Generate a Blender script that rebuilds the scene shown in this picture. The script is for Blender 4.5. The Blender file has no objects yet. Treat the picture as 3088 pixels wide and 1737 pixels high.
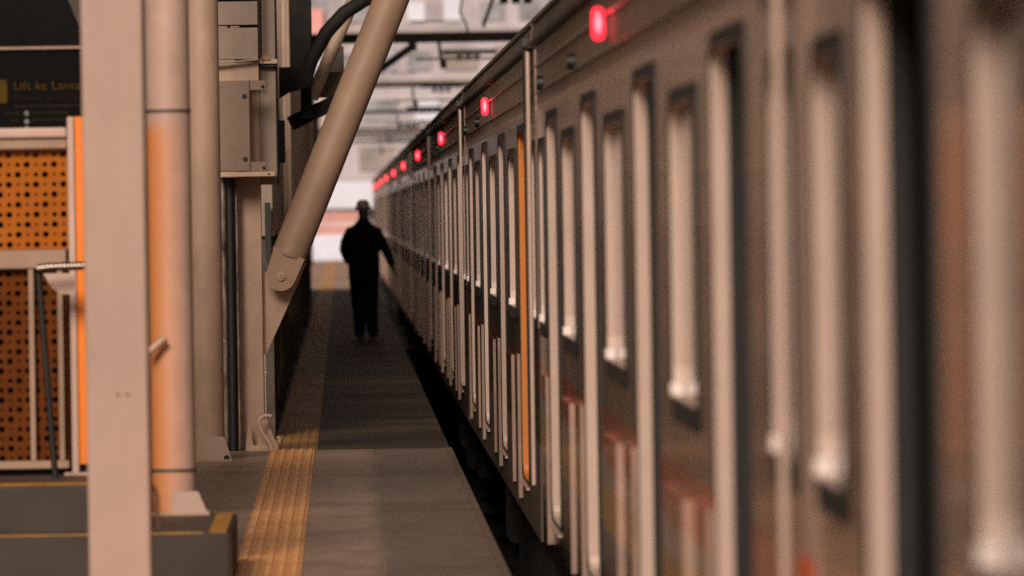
import bpy, bmesh, math, random
from mathutils import Vector, Matrix
random.seed(7)
S = bpy.context.scene
C = S.collection
PI = math.pi

# ---------------------------------------------------------------- materials
def mat(name, col, rough=0.6, metal=0.0, var=0.12, vscale=6.0, bump=0.0, bscale=40.0, spec=0.5,
        stretch=(1, 1, 1), dark=None, emit=None, estr=0.0, stain=None):
    m = bpy.data.materials.new(name); m.use_nodes = True
    nt = m.node_tree; N = nt.nodes; L = nt.links
    b = N['Principled BSDF']
    b.inputs['Roughness'].default_value = rough
    b.inputs['Metallic'].default_value = metal
    b.inputs['Specular IOR Level'].default_value = spec
    tc = N.new('ShaderNodeTexCoord'); mp = N.new('ShaderNodeMapping')
    mp.inputs['Scale'].default_value = stretch
    L.new(tc.outputs['Object'], mp.inputs['Vector'])
    nz = N.new('ShaderNodeTexNoise'); nz.inputs['Scale'].default_value = vscale
    nz.inputs['Detail'].default_value = 6; nz.inputs['Roughness'].default_value = .6
    L.new(mp.outputs['Vector'], nz.inputs['Vector'])
    rp = N.new('ShaderNodeValToRGB')
    c0 = dark if dark else tuple(c * (1 - 2 * var) for c in col)
    c1 = tuple(min(1, c * (1 + var)) for c in col)
    rp.color_ramp.elements[0].position = .3; rp.color_ramp.elements[0].color = (*c0, 1)
    rp.color_ramp.elements[1].position = .65; rp.color_ramp.elements[1].color = (*c1, 1)
    L.new(nz.outputs['Fac'], rp.inputs['Fac'])
    out = rp.outputs['Color']
    if stain:                                   # (colour, scale, threshold)
        n2 = N.new('ShaderNodeTexNoise'); n2.inputs['Scale'].default_value = stain[1]; n2.inputs['Detail'].default_value = 4
        L.new(tc.outputs['Object'], n2.inputs['Vector'])
        r2 = N.new('ShaderNodeValToRGB'); r2.color_ramp.elements[0].position = stain[2]; r2.color_ramp.elements[1].position = stain[2] + .1
        L.new(n2.outputs['Fac'], r2.inputs['Fac'])
        mx = N.new('ShaderNodeMix'); mx.data_type = 'RGBA'
        L.new(r2.outputs['Color'], mx.inputs['Factor']); L.new(out, mx.inputs['A'])
        mx.inputs['B'].default_value = (*stain[0], 1)
        out = mx.outputs['Result']
    L.new(out, b.inputs['Base Color'])
    if bump:
        n3 = N.new('ShaderNodeTexNoise'); n3.inputs['Scale'].default_value = bscale; n3.inputs['Detail'].default_value = 5
        L.new(mp.outputs['Vector'], n3.inputs['Vector'])
        bp = N.new('ShaderNodeBump'); bp.inputs['Strength'].default_value = bump; bp.inputs['Distance'].default_value = .01
        L.new(n3.outputs['Fac'], bp.inputs['Height']); L.new(bp.outputs['Normal'], b.inputs['Normal'])
    if emit:
        b.inputs['Emission Color'].default_value = (*emit, 1); b.inputs['Emission Strength'].default_value = estr
    m['out'] = 0
    return m

M = {}
M['beige'] = mat('beige_paint', (.405, .285, .235), .5, var=.07, vscale=2.2, stretch=(1, 1, .6), stain=((.30, .19, .13), 11, .70), bump=.12, bscale=14)
M['tan'] = mat('tan_paint', (.40, .275, .20), .5, var=.10, vscale=4, stretch=(1.5, 1.5, .6), stain=((.24, .155, .10), 10, .70), bump=.15, bscale=9)
M['sepia'] = mat('sepia_paint', (.29, .19, .13), .5, var=.10, vscale=3, stain=((.19, .12, .08), 5, .66), bump=.15, bscale=9)
M['cabinet'] = mat('cabinet_grey', (.215, .150, .110), .5, var=.06, vscale=9)
M['panelgrey'] = mat('panel_brown_grey', (.25, .19, .15), .55, var=.07, vscale=8)
M['ledge'] = mat('pale_trim', (.50, .36, .25), .5, var=.06)
M['black'] = mat('black_paint', (.006, .006, .006), .5, var=.1)
M['rubber'] = mat('black_rubber', (.008, .008, .008), .7, var=.1)
M['tray'] = mat('grey_tape', (.19, .15, .125), .5, var=.5, vscale=22, stretch=(1, 1, .25), stain=((.42, .34, .30), 16, .66))
M['orange'] = mat('orange_sheet', (.36, .100, .005), .6, var=.08, vscale=4, spec=.15)
M['orange_dim'] = mat('orange_sheet_low', (.11, .027, .0015), .6, var=.15, vscale=4, spec=.1)  # lower sheet darkened: its weaker light is put into the colour
M['orange_strip'] = mat('orange_strip', (.85, .21, .002), .5, var=.04, vscale=3)
M['frame'] = mat('frame_taupe', (.30, .20, .14), .5, var=.08)
M['framelight'] = mat('frame_pale', (.52, .37, .31), .5, var=.05)
M['chrome'] = mat('chrome', (.16, .13, .11), .24, metal=1, var=.02)
M['signblack'] = mat('sign_black', (.0012, .0013, .0012), .6, var=.1, spec=.08)
M['signyellow'] = mat('sign_yellow', (.075, .040, .002), .5, var=.2, vscale=30, spec=.1)
M['signdim'] = mat('sign_dim_yellow', (.020, .013, .005), .5, var=.2, vscale=30, spec=.1)
M['signpale'] = mat('sign_pale', (.12, .12, .12), .5, var=.2, vscale=30)
M['darkwall'] = mat('dark_wall', (.0045, .0042, .004), .9, var=.3, vscale=2, spec=.2)
M['darkframe'] = mat('dark_steel', (.012, .010, .009), .7, var=.3, vscale=4, spec=.2)
M['darkstain'] = mat('stained_wall', (.060, .046, .035), .8, var=.4, vscale=2.2, stain=((.17, .125, .09), 1.6, .54))
M['cladding'] = mat('cladding', (.46, .325, .25), .55, var=.14, vscale=3)
M['brownbox'] = mat('brown_box', (.09, .055, .03), .6, var=.2)
M['greybox'] = mat('grey_box', (.12, .09, .08), .6, var=.2)
M['floor_near'] = mat('polished_floor', (.235, .165, .118), .42, var=.13, vscale=5, bump=.05, bscale=7, stretch=(1, 1, 1), spec=.28,
                      stain=((.165, .114, .080), .9, .50))
def paint_train_shade(m):  # paints the train's soft shadow on the floor, lighter away from it
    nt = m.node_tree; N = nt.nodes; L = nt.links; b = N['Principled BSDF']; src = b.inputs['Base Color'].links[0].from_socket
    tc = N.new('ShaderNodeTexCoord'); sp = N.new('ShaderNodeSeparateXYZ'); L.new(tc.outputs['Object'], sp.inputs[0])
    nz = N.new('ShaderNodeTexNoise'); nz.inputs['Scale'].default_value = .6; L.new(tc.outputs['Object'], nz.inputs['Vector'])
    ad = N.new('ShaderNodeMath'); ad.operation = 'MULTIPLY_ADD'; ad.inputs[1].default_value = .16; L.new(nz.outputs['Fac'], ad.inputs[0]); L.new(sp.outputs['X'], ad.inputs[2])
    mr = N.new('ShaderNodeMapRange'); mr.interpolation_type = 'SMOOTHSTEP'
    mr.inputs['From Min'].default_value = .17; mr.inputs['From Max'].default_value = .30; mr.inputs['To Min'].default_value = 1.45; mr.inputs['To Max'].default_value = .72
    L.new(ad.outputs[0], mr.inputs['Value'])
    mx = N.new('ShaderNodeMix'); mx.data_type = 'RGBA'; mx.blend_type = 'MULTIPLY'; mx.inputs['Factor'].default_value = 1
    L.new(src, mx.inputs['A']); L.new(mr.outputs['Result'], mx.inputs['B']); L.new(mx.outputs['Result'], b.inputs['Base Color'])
paint_train_shade(M['floor_near'])
M['floor_far'] = mat('worn_shaded_floor', (.085, .062, .040), .55, var=.35, vscale=.8, bump=.1, bscale=4, stretch=(.3, .8, 1), spec=.06,
                     stain=((.05, .038, .027), .35, .5))  # dark paving, with the roof's shade also put into its colour
M['floor_end'] = mat('sunlit_floor', (.46, .32, .25), .6, var=.12, vscale=.6)  # sunlight beyond the roof shade put into the colour
M['tactile_end'] = mat('tactile_end', (.62, .33, .16), .5, var=.1)  # lit end of the strip, brightened in its colour
M['coping'] = mat('coping', (.16, .112, .08), .55, var=.2, vscale=3)
M['step'] = mat('step_floor', (.060, .042, .032), .6, var=.15, vscale=5)
M['riser'] = mat('step_riser', (.030, .021, .015), .65, var=.2, vscale=3)
M['yellow'] = mat('yellow_line', (.42, .20, .012), .5, var=.18, vscale=8)
M['tactile'] = mat('tactile_yellow', (.82, .37, .12), .45, var=.10, vscale=2.5, stretch=(2, 1, 1), stain=((.66, .30, .11), 2.2, .60))
M['tactile_bar'] = mat('tactile_bar', (.95, .47, .18), .45, var=.12, vscale=3, stain=((.70, .33, .12), 2.2, .62))
M['tactile_far'] = mat('tactile_worn_shaded', (.34, .175, .045), .55, var=.25, vscale=.5, stain=((.15, .085, .03), .22, .56))  # roof shade mixed into the colour of the strip and its bars
M['tactile_far_bar'] = mat('tactile_worn_shaded_bar', (.38, .20, .055), .55, var=.25, vscale=.5, stain=((.17, .095, .035), .22, .56))
M['ballast'] = mat('ballast', (.012, .010, .009), .9, var=.4, vscale=12, bump=.6, bscale=20)
M['ground'] = mat('ground', (.16, .13, .11), .9, var=.2, vscale=.05)
M['rail'] = mat('rail_steel', (.06, .05, .045), .5, metal=.6, var=.2)
M['under'] = mat('underframe', (.010, .009, .008), .8, var=.3)
M['jamb'] = mat('jamb_aluminium', (.52, .385, .32), .42, metal=.05, var=.05, vscale=3)
M['jamb_orange'] = mat('jamb_orange', (.56, .175, .02), .45, var=.05, vscale=3)
M['sill_glint'] = mat('glint_white', (.85, .74, .70), .5, var=.03)
M['glass'] = mat('window_glass', (.010, .009, .008), .08, var=.1, spec=.6)
M['roof'] = mat('train_roof', (.105, .075, .055), .5, metal=.2, var=.25, vscale=3)
M['gutter'] = mat('gutter_dark', (.035, .028, .022), .5, var=.3, vscale=4)
M['moulding'] = mat('moulding', (.12, .09, .07), .18, metal=.7, var=.2)
M['lowpanel'] = mat('low_panel', (.30, .205, .16), .4, metal=.35, var=.1)
M['interior'] = mat('car_interior', (.02, .017, .015), .8, var=.2)
M['lamp'] = mat('red_lamp', (.6, .02, .03), .3, var=.02, emit=(1, .035, .07), estr=3.4)
def lamp_core(m):                               # paler, hotter filament in the middle of the red lens
    nt = m.node_tree; N = nt.nodes; L = nt.links; b = N['Principled BSDF']
    tc = N.new('ShaderNodeTexCoord'); mp = N.new('ShaderNodeMapping'); mp.inputs['Location'].default_value = (.039 / .017, 0, -2.210 / .045); mp.inputs['Scale'].default_value = (1 / .017, 0, 1 / .045)
    L.new(tc.outputs['Object'], mp.inputs['Vector'])
    ln = N.new('ShaderNodeVectorMath'); ln.operation = 'LENGTH'; L.new(mp.outputs['Vector'], ln.inputs[0])
    rp = N.new('ShaderNodeValToRGB'); rp.color_ramp.elements[0].position = .25; rp.color_ramp.elements[0].color = (1, .16, .19, 1)
    rp.color_ramp.elements[1].position = .95; rp.color_ramp.elements[1].color = (1, .012, .03, 1)
    L.new(ln.outputs['Value'], rp.inputs['Fac']); L.new(rp.outputs['Color'], b.inputs['Emission Color'])
lamp_core(M['lamp'])
M['lampbase'] = mat('lamp_base', (.08, .05, .04), .5, var=.1)
M['skin'] = mat('skin', (.035, .021, .016), .6, var=.05)
M['hair'] = mat('grey_hair', (.26, .21, .20), .8, var=.3, vscale=60)
M['jacket'] = mat('black_jacket', (.0045, .0040, .0042), .9, var=.2, spec=.1)
M['trousers'] = mat('black_trousers', (.0045, .0042, .0045), .9, var=.2, spec=.1)
M['shoe'] = mat('dark_shoe', (.010, .009, .008), .5, var=.2)
M['sole'] = mat('pale_sole', (.09, .075, .06), .6, var=.1)
M['facade'] = mat('facade', (.49, .465, .51), .8, var=.16, vscale=.35, stain=((.52, .42, .38), .5, .56))
M['facade_slab'] = mat('facade_slab', (.35, .31, .30), .8, var=.2, vscale=.5)
M['facade_win'] = mat('facade_window', (.33, .34, .39), .6, var=.3, vscale=.4)
M['facade_pink'] = mat('facade_pink', (.72, .36, .36), .7, var=.1, vscale=.6)
M['facade_white'] = mat('facade_white', (.70, .76, .90), .8, var=.05, vscale=.4)
M['barrier_white'] = mat('barrier_white', (.70, .75, .92), .7, var=.04)
M['barrier_red'] = mat('barrier_red', (.62, .34, .32), .7, var=.15, vscale=1)
M['barrier_pale'] = mat('barrier_pale', (.70, .52, .50), .7, var=.1, vscale=1)
M['leaf'] = mat('leaf', (.10, .13, .05), .7, var=.3, vscale=2)
M['trunk'] = mat('bark', (.08, .06, .045), .8, var=.2)
M['ohl'] = mat('gantry_steel', (.006, .005, .0045), .8, var=.3, spec=.08)
M['wire'] = mat('wire', (.02, .017, .015), .6, var=.2)

def train_body_material(low_shade=False):
    m = mat('low_shade_stainless_body' if low_shade else 'stainless_body', (.5, .4, .33), .2, metal=1, var=.05, vscale=1.0)
    nt = m.node_tree; N = nt.nodes; L = nt.links; b = N['Principled BSDF']
    tc = N.new('ShaderNodeTexCoord'); sp = N.new('ShaderNodeSeparateXYZ'); L.new(tc.outputs['Object'], sp.inputs[0])
    dv = N.new('ShaderNodeMath'); dv.operation = 'DIVIDE'; dv.inputs[1].default_value = 3.0
    L.new(sp.outputs['Z'], dv.inputs[0])
    rp = N.new('ShaderNodeValToRGB'); cr = rp.color_ramp; cr.interpolation = 'CONSTANT'
    base = (.47, .345, .28); low = (.13, .10, .08)
    base = (.66, .49, .41); stops = [(0, low), (.42, (1, .60, .04)), (.57, (.95, .78, .68)), (.66, (.95, .22, .09)), (.83, base), (2.06, (.34, .245, .19))]  # last stop darkens the fascia as if a roof shut off the sky
    mstops = ((0, .7), (.42 / 3, 0), (.83 / 3, .72))
    if low_shade:                                   # dark floor reflection painted in up to the window sills
        stops = [(0, (.05, .04, .033)), (.42, (.075, .058, .03)), (.57, (.065, .052, .044)), (.66, (.085, .045, .032)), (.83, (.06, .048, .04)), (.98, base), (2.06, (.34, .245, .19))]
        mstops = ((0, 0), (.42 / 3, 0), (.98 / 3, .72))
    cr.elements[0].position = 0; cr.elements[0].color = (*low, 1)
    cr.elements[1].position = stops[1][0] / 3; cr.elements[1].color = (*stops[1][1], 1)
    for z, c in stops[2:]:
        e = cr.elements.new(z / 3); e.color = (*c, 1)
    L.new(dv.outputs[0], rp.inputs['Fac'])
    mr_ = N.new('ShaderNodeValToRGB'); mr_.color_ramp.interpolation = 'CONSTANT'
    for e, (p, c) in zip((mr_.color_ramp.elements[0], mr_.color_ramp.elements[1], mr_.color_ramp.elements.new(.82 / 3)), mstops):
        e.position = p; e.color = (c, c, c, 1)
    L.new(dv.outputs[0], mr_.inputs['Fac']); L.new(mr_.outputs['Color'], b.inputs['Metallic']); hf = N.new('ShaderNodeMath'); hf.operation = 'MULTIPLY'; hf.inputs[1].default_value = .5; L.new(mr_.outputs['Color'], hf.inputs[0]); L.new(hf.outputs[0], b.inputs['Specular IOR Level'])
    # dirt: darkens the colour unevenly, streaked vertically
    mp = N.new('ShaderNodeMapping'); mp.inputs['Scale'].default_value = (1, 1.2, .25); L.new(tc.outputs['Object'], mp.inputs['Vector'])
    nz = N.new('ShaderNodeTexNoise'); nz.inputs['Scale'].default_value = 2.2; nz.inputs['Detail'].default_value = 7
    L.new(mp.outputs['Vector'], nz.inputs['Vector'])
    mr = N.new('ShaderNodeMapRange'); mr.inputs['From Min'].default_value = .3; mr.inputs['From Max'].default_value = .7
    mr.inputs['To Min'].default_value = .62; mr.inputs['To Max'].default_value = 1.08
    L.new(nz.outputs['Fac'], mr.inputs['Value'])
    mx = N.new('ShaderNodeMix'); mx.data_type = 'RGBA'; mx.blend_type = 'MULTIPLY'; mx.inputs['Factor'].default_value = 1
    L.new(rp.outputs['Color'], mx.inputs['A']); L.new(mr.outputs['Result'], mx.inputs['B'])
    L.new(mx.outputs['Result'], b.inputs['Base Color'])
    rr = N.new('ShaderNodeMapRange'); rr.inputs['To Min'].default_value = .07; rr.inputs['To Max'].default_value = .16
    L.new(nz.outputs['Fac'], rr.inputs['Value'])
    fz = N.new('ShaderNodeMapRange'); fz.inputs['From Min'].default_value = 2.02; fz.inputs['From Max'].default_value = 2.10; fz.inputs['To Min'].default_value = 0; fz.inputs['To Max'].default_value = .30
    L.new(sp.outputs['Z'], fz.inputs['Value'])
    fa = N.new('ShaderNodeMath'); fa.operation = 'ADD'; L.new(rr.outputs['Result'], fa.inputs[0]); L.new(fz.outputs['Result'], fa.inputs[1])
    L.new(fa.outputs[0], b.inputs['Roughness'])
    return m
M['body'] = train_body_material(); M['body_low_shade'] = train_body_material(True)

def column_glow_material():
    # beige pipe with orange light bounced off the screen painted onto its left flank
    m = mat('beige_paint_orange_glow', (.45, .315, .26), .5, var=.07, vscale=5)
    nt = m.node_tree; N = nt.nodes; L = nt.links; b = N['Principled BSDF']
    src = b.inputs['Base Color'].links[0].from_socket
    tc = N.new('ShaderNodeTexCoord'); sp = N.new('ShaderNodeSeparateXYZ'); L.new(tc.outputs['Object'], sp.inputs[0])
    a = N.new('ShaderNodeMapRange'); a.interpolation_type = 'SMOOTHSTEP'
    a.inputs['From Min'].default_value = .100; a.inputs['From Max'].default_value = -.110
    L.new(sp.outputs['X'], a.inputs['Value'])
    z = N.new('ShaderNodeMapRange'); z.interpolation_type = 'SMOOTHSTEP'
    z.inputs['From Min'].default_value = 2.02; z.inputs['From Max'].default_value = 1.90
    L.new(sp.outputs['Z'], z.inputs['Value'])
    mu = N.new('ShaderNodeMath'); mu.operation = 'MULTIPLY'; L.new(a.outputs['Result'], mu.inputs[0]); L.new(z.outputs['Result'], mu.inputs[1])
    m2 = N.new('ShaderNodeMath'); m2.operation = 'MULTIPLY'; m2.inputs[1].default_value = .95; L.new(mu.outputs[0], m2.inputs[0])
    mx = N.new('ShaderNodeMix'); mx.data_type = 'RGBA'
    L.new(m2.outputs[0], mx.inputs['Factor']); L.new(src, mx.inputs['A']); mx.inputs['B'].default_value = (.58, .205, .05, 1)
    L.new(mx.outputs['Result'], b.inputs['Base Color'])
    return m
M['beige_orange_glow'] = column_glow_material()

# ---------------------------------------------------------------- mesh helpers
class MB:
    def __init__(self): self.bm = bmesh.new()
    def box(self, x0, x1, y0, y1, z0, z1, bev=0.0, seg=1):
        t = bmesh.new(); bmesh.ops.create_cube(t, size=1)
        for v in t.verts:
            v.co = Vector(((x0 + x1) / 2 + v.co.x * (x1 - x0), (y0 + y1) / 2 + v.co.y * (y1 - y0), (z0 + z1) / 2 + v.co.z * (z1 - z0)))
        if bev: bmesh.ops.bevel(t, geom=t.edges[:], offset=bev, segments=seg, profile=.5, affect='EDGES')
        self._add(t); return self
    def _add(self, t):
        mp = {}
        for v in t.verts: mp[v] = self.bm.verts.new(v.co)
        for f in t.faces:
            try: nf = self.bm.faces.new([mp[v] for v in f.verts]); nf.smooth = f.smooth
            except ValueError: pass
        t.free()
    def tube(self, pts, r, n=20, cap=True, r2=None):
        pts = [Vector(p) for p in pts]; rings = []
        for i, p in enumerate(pts):
            d = (pts[min(i + 1, len(pts) - 1)] - pts[max(i - 1, 0)]).normalized()
            a = d.cross(Vector((0, 1, 0)) if abs(d.y) < .9 else Vector((1, 0, 0))).normalized(); b = d.cross(a)
            rr = r if r2 is None else r + (r2 - r) * i / (len(pts) - 1)
            rings.append([self.bm.verts.new(p + (a * math.cos(2 * PI * k / n) + b * math.sin(2 * PI * k / n)) * rr) for k in range(n)])
        for A, B in zip(rings, rings[1:]):
            for k in range(n):
                f = self.bm.faces.new((A[k], A[(k + 1) % n], B[(k + 1) % n], B[k])); f.smooth = True
        if cap:
            self.bm.faces.new([self.bm.verts.new(v.co) for v in rings[0][::-1]]); self.bm.faces.new([self.bm.verts.new(v.co) for v in rings[-1]])
        return self
    def bar(self, p, q, w, h):                 # rectangular bar from p to q
        p, q = Vector(p), Vector(q); d = (q - p).normalized()
        a = d.cross(Vector((0, 1, 0)) if abs(d.y) < .9 else Vector((0, 0, 1))).normalized() * w / 2; b = d.cross(a).normalized() * h / 2
        R = [[self.bm.verts.new(c + s * a + t * b) for s, t in ((-1, -1), (1, -1), (1, 1), (-1, 1))] for c in (p, q)]
        for k in range(4): self.bm.faces.new((R[0][k], R[0][(k + 1) % 4], R[1][(k + 1) % 4], R[1][k]))
        self.bm.faces.new(R[0][::-1]); self.bm.faces.new(R[1]); return self
    def prism(self, poly, y0, y1):             # polygon in x-z swept along y
        A = [self.bm.verts.new((x, y0, z)) for x, z in poly]; B = [self.bm.verts.new((x, y1, z)) for x, z in poly]; n = len(poly)
        self.bm.faces.new(A); self.bm.faces.new(B[::-1])
        for k in range(n): self.bm.faces.new((A[k], B[k], B[(k + 1) % n], A[(k + 1) % n]))
        return self
    def quad(self, *p): self.bm.faces.new([self.bm.verts.new(q) for q in p]); return self
    def build(self, name, m, parent=None, loc=None):
        bmesh.ops.recalc_face_normals(self.bm, faces=self.bm.faces[:])
        me = bpy.data.meshes.new(name); self.bm.to_mesh(me); self.bm.free(); me.materials.append(m)
        o = bpy.data.objects.new(name, me); C.objects.link(o)
        if loc:
            me.transform(Matrix.Translation(-Vector(loc))); o.location = loc
        if parent is not None: o.parent = parent
        return o

def tag(o, label, cat, group=None):
    o['label'] = label; o['category'] = cat
    if group: o['group'] = group
    return o
def thing(name, loc, label, cat, group=None):
    o = bpy.data.objects.new(name, None); o.empty_display_size = .1; o.location = loc; C.objects.link(o)
    return tag(o, label, cat, group)
def struct(o): o['kind'] = 'structure'; return o
class PB(MB):                                   # builds in world metres, parents to a thing placed at t.location
    def put(self, name, m, t, up=None):
        base = up if up is not None else None
        bmesh.ops.recalc_face_normals(self.bm, faces=self.bm.faces[:])
        me = bpy.data.meshes.new(name); self.bm.to_mesh(me); self.bm.free(); me.materials.append(m)
        me.transform(Matrix.Translation(-t.location))
        o = bpy.data.objects.new(name, me); C.objects.link(o)
        o.parent = base if base is not None else t
        return o

# ---------------------------------------------------------------- setting: ground, platform, track
struct(MB().quad((-900, -60, -1.6), (900, -60, -1.6), (900, 1500, -1.6), (-900, 1500, -1.6)).build('ground', M['ground']))
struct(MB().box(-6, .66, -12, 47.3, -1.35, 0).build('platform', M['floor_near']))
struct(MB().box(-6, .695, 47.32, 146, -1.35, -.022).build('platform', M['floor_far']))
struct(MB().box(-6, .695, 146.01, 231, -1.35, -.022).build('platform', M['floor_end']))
struct(MB().box(.661, .70, -12, 47.3, -1.30, .005, .004).build('platform_edge', M['coping']))
struct(MB().box(.72, 9, -40, 300, -1.56, -1.28).build('track_bed', M['ballast']))
TX0, TX1 = -.492, -.200
b = MB().box(TX0, TX1, 8, 47.28, .0005, .006)
struct(b.build('tactile_path', M['tactile']))
b = MB()
for k in range(5):
    xc = TX0 + .03 + k * .058
    y = 22.0
    while y < 47.2:
        b.box(xc - .014, xc + .014, y, min(y + .285, 47.27), .0045, .0125, .004); y += .3
struct(b.build('tactile_path', M['tactile_bar']))
b = MB().box(TX0 + .012, TX1 + .012, 47.34, 146, -.0215, -.0165)
struct(b.build('tactile_path', M['tactile_far']))
b = MB()
for k in range(5):
    xc = TX0 + .042 + k * .058
    y = 47.5
    while y < 120: b.box(xc - .014, xc + .014, y, y + .285, -.0175, -.0105); y += .3
    b.box(xc - .014, xc + .014, 120, 146, -.0175, -.0105)
struct(b.build('tactile_path', M['tactile_far_bar']))
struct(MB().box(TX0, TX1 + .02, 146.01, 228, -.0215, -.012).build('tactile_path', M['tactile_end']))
for xr in (1.75, 2.94):
    struct(MB().box(xr - .035, xr + .035, -30, 290, -1.27, -1.11).build('rail', M['rail']))

# ---------------------------------------------------------------- steps on the left
t = thing('stair', (-1.5, 31, 0), 'grey concrete steps with yellow painted nosings at the lower left', 'steps')
PB().box(-3.2, -.497, 30.0, 31.95, .0, .234).put('tread', M['step'], t)
PB().box(-3.2, -.497, 29.985, 30.0, .0, .228).put('riser', M['riser'], t)
PB().box(-.497, -.485, 30.0, 31.95, .0, .228).put('riser', M['riser'], t)
PB().box(-3.2, -.93, 30.32, 34.2, .2345, .426).put('tread', M['step'], t)
PB().box(-3.2, -.93, 30.305, 30.32, .235, .420).put('riser', M['riser'], t)
PB().box(-3.2, -.60, 30.004, 30.05, .232, .238).put('nosing_line', M['yellow'], t)
PB().box(-.575, -.503, 30.06, 31.9, .232, .2375).put('nosing_line', M['yellow'], t)
PB().box(-3.2, -.94, 30.54, 30.70, .424, .4295).put('nosing_line', M['yellow'], t)

# ---------------------------------------------------------------- columns
GC = 'beige steel columns along the platform'
t = thing('column', (-.836, 26.5, 0), 'nearest flat beige column with two small rust spots low on its face', 'column', GC)
PB().box(-.951, -.722, 26.5, 26.73, 0, 6.3, .012, 3).put('shaft', M['beige'], t)
for dx in (-.075, -.04):
    PB().tube([(-.760 + dx, 26.502, .908), (-.760 + dx, 26.494, .908)], .007, 10).put('rust_spot', mat('rust', (.28, .14, .07), .8), t)
PB().box(-1.02, -.66, 26.4, 26.83, .0, .03, .004).put('base_plate', M['beige'], t)
PB().tube([(-.705, 26.7, .40), (-.700, 26.7, .52), (-.716, 26.7, .56)], .008, 8).put('clip', M['beige'], t)

t = thing('column', (-.764, 31.95, .234), 'round beige pipe column with orange bounce light painted on its flank and two dark straps', 'column', GC)
cx, cy = -.764, 31.95
b = MB().tube([(cx, cy, .234), (cx, cy, 6.3)], .0975, 48)
o = b.build('shaft', M['beige_orange_glow'], None, (cx, cy, 0)); o.parent = t; o.location = (0, 0, -.234)
for zz in (2.024, .431):
    PB().tube([(cx, cy, zz - .008), (cx, cy, zz + .008)], .1010, 48).put('strap', mat('strap', (.11, .085, .07), .6), t)
PB().prism([(-.769, .2345), (-.611, .2345), (-.655, .338), (-.769, .338)], 31.83, 31.845).put('gusset', M['beige'], t)
PB().box(-.90, -.605, 31.80, 32.1, .2345, .246).put('base_plate', M['tan'], t)
PB().tube([(-.866, 31.80, .955), (-.79, 31.80, 1.020)], .017, 16).put('bracket', M['tan'], t)

t = thing('column', (-.862, 45.6, 0), 'tan column with a bolted gusset foot, just behind the pipe with the painted orange glow', 'column', GC)
PB().tube([(-.872, 45.6, 0), (-.872, 45.6, 6.3)], .108, 48).put('shaft', M['tan'], t)
PB().prism([(-.905, 0), (-.718, 0), (-.735, .06), (-.766, .155), (-.905, .155)], 45.45, 45.47).put('gusset', M['beige'], t)
PB().tube([(-.752, 45.448, .022), (-.752, 45.43, .022)], .018, 6).put('bolt', M['black'], t)
PB().box(-1.02, -.715, 45.42, 45.8, -.001, .012).put('base_plate', M['tan'], t)

# column with strut
t = thing('column', (-.6, 47.5, 0), 'tan column whose plate wing carries the diagonal roof strut', 'column', GC)
PB().box(-.69, -.532, 47.5, 47.68, -.03, 6.3, .006, 2).put('shaft', M['tan'], t)
PB().prism([(-.531, .60), (-.512, .635), (-.300, 1.085), (-.24, 1.23), (-.33, 1.27), (-.45, 1.25), (-.531, 1.14)], 47.56, 47.585).put('wing_plate', M['tan'], t)
PB().box(-.528, -.519, 47.52, 47.56, .05, .63).put('edge_strip', M['ledge'], t)
PB().box(-.531, -.512, 47.515, 47.55, .50, .515).put('clip', M['ledge'], t)
PB().prism([(-.66, 0), (-.60, 0), (-.635, .19)], 47.40, 47.42).put('gusset', M['tan'], t)
PB().prism([(-.58, .03), (-.435, .03), (-.47, .08), (-.515, .20), (-.56, .20)], 47.41, 47.43).put('gusset', M['tan'], t)
PB().box(-.64, -.44, 47.36, 47.8, -.03, .032, .004).put('base_plate', M['ledge'], t)
PB().tube([(-.435, 47.38, .05), (-.43, 47.38, .075), (-.45, 47.38, .09)], .012, 8).put('bolt', M['ledge'], t)

t = thing('roof_strut', (-.415, 47.5, 1.15), 'thick diagonal tube strut leaning right across the gap, pinned at its foot', 'strut')
a0 = Vector((-.355, 47.5, 1.275)); a1 = Vector((.3445, 47.5, 2.953)); dr = (a1 - a0).normalized()
a2 = a0 + dr * 5.0
PB().tube([a0, a2], .1155, 48).put('tube', M['sepia'], t)
# clevis plate with a rounded end
nrm = Vector((dr.z, 0, -dr.x))
poly = []
p0 = a0 + dr * .02; pin = Vector((-.408, 47.4, 1.145))
poly.append(p0 - nrm * .112); 
for k in range(0, 13):
    ang = PI + PI * k / 12
    poly.append(pin + nrm * (math.cos(ang) * .098) + dr * (math.sin(ang) * .098))
poly.append(p0 + nrm * .105)
PB().prism([(p.x, p.z) for p in poly], 47.40, 47.425).put('clevis', M['sepia'], t)
PB().prism([(p.x, p.z) for p in poly], 47.60, 47.625).put('clevis', M['sepia'], t)
PB().tube([(pin.x, 47.41, pin.z), (pin.x, 47.385, pin.z)], .03, 24).put('pin', M['tan'], t)
PB().tube([(pin.x + .004, 47.386, pin.z), (pin.x + .004, 47.378, pin.z)], .016, 16).put('pin_head', M['sepia'], t)
pc = a0 + dr * .01
PB().tube([pc, pc + dr * .014], .1195, 48).put('collar', M['sepia'], t)

# hook shaped pipe at the foot
t = MB().tube([(-.483, 47.30, .005), (-.50, 47.30, .055), (-.548, 47.30, .125), (-.566, 47.30, .18), (-.556, 47.30, .215), (-.53, 47.30, .232), (-.483, 47.30, .228)], .0125, 14).build('hooked_pipe', M['framelight'])
tag(t, 'small pale hooked pipe rising from the platform at the strut column foot', 'pipe')

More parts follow.
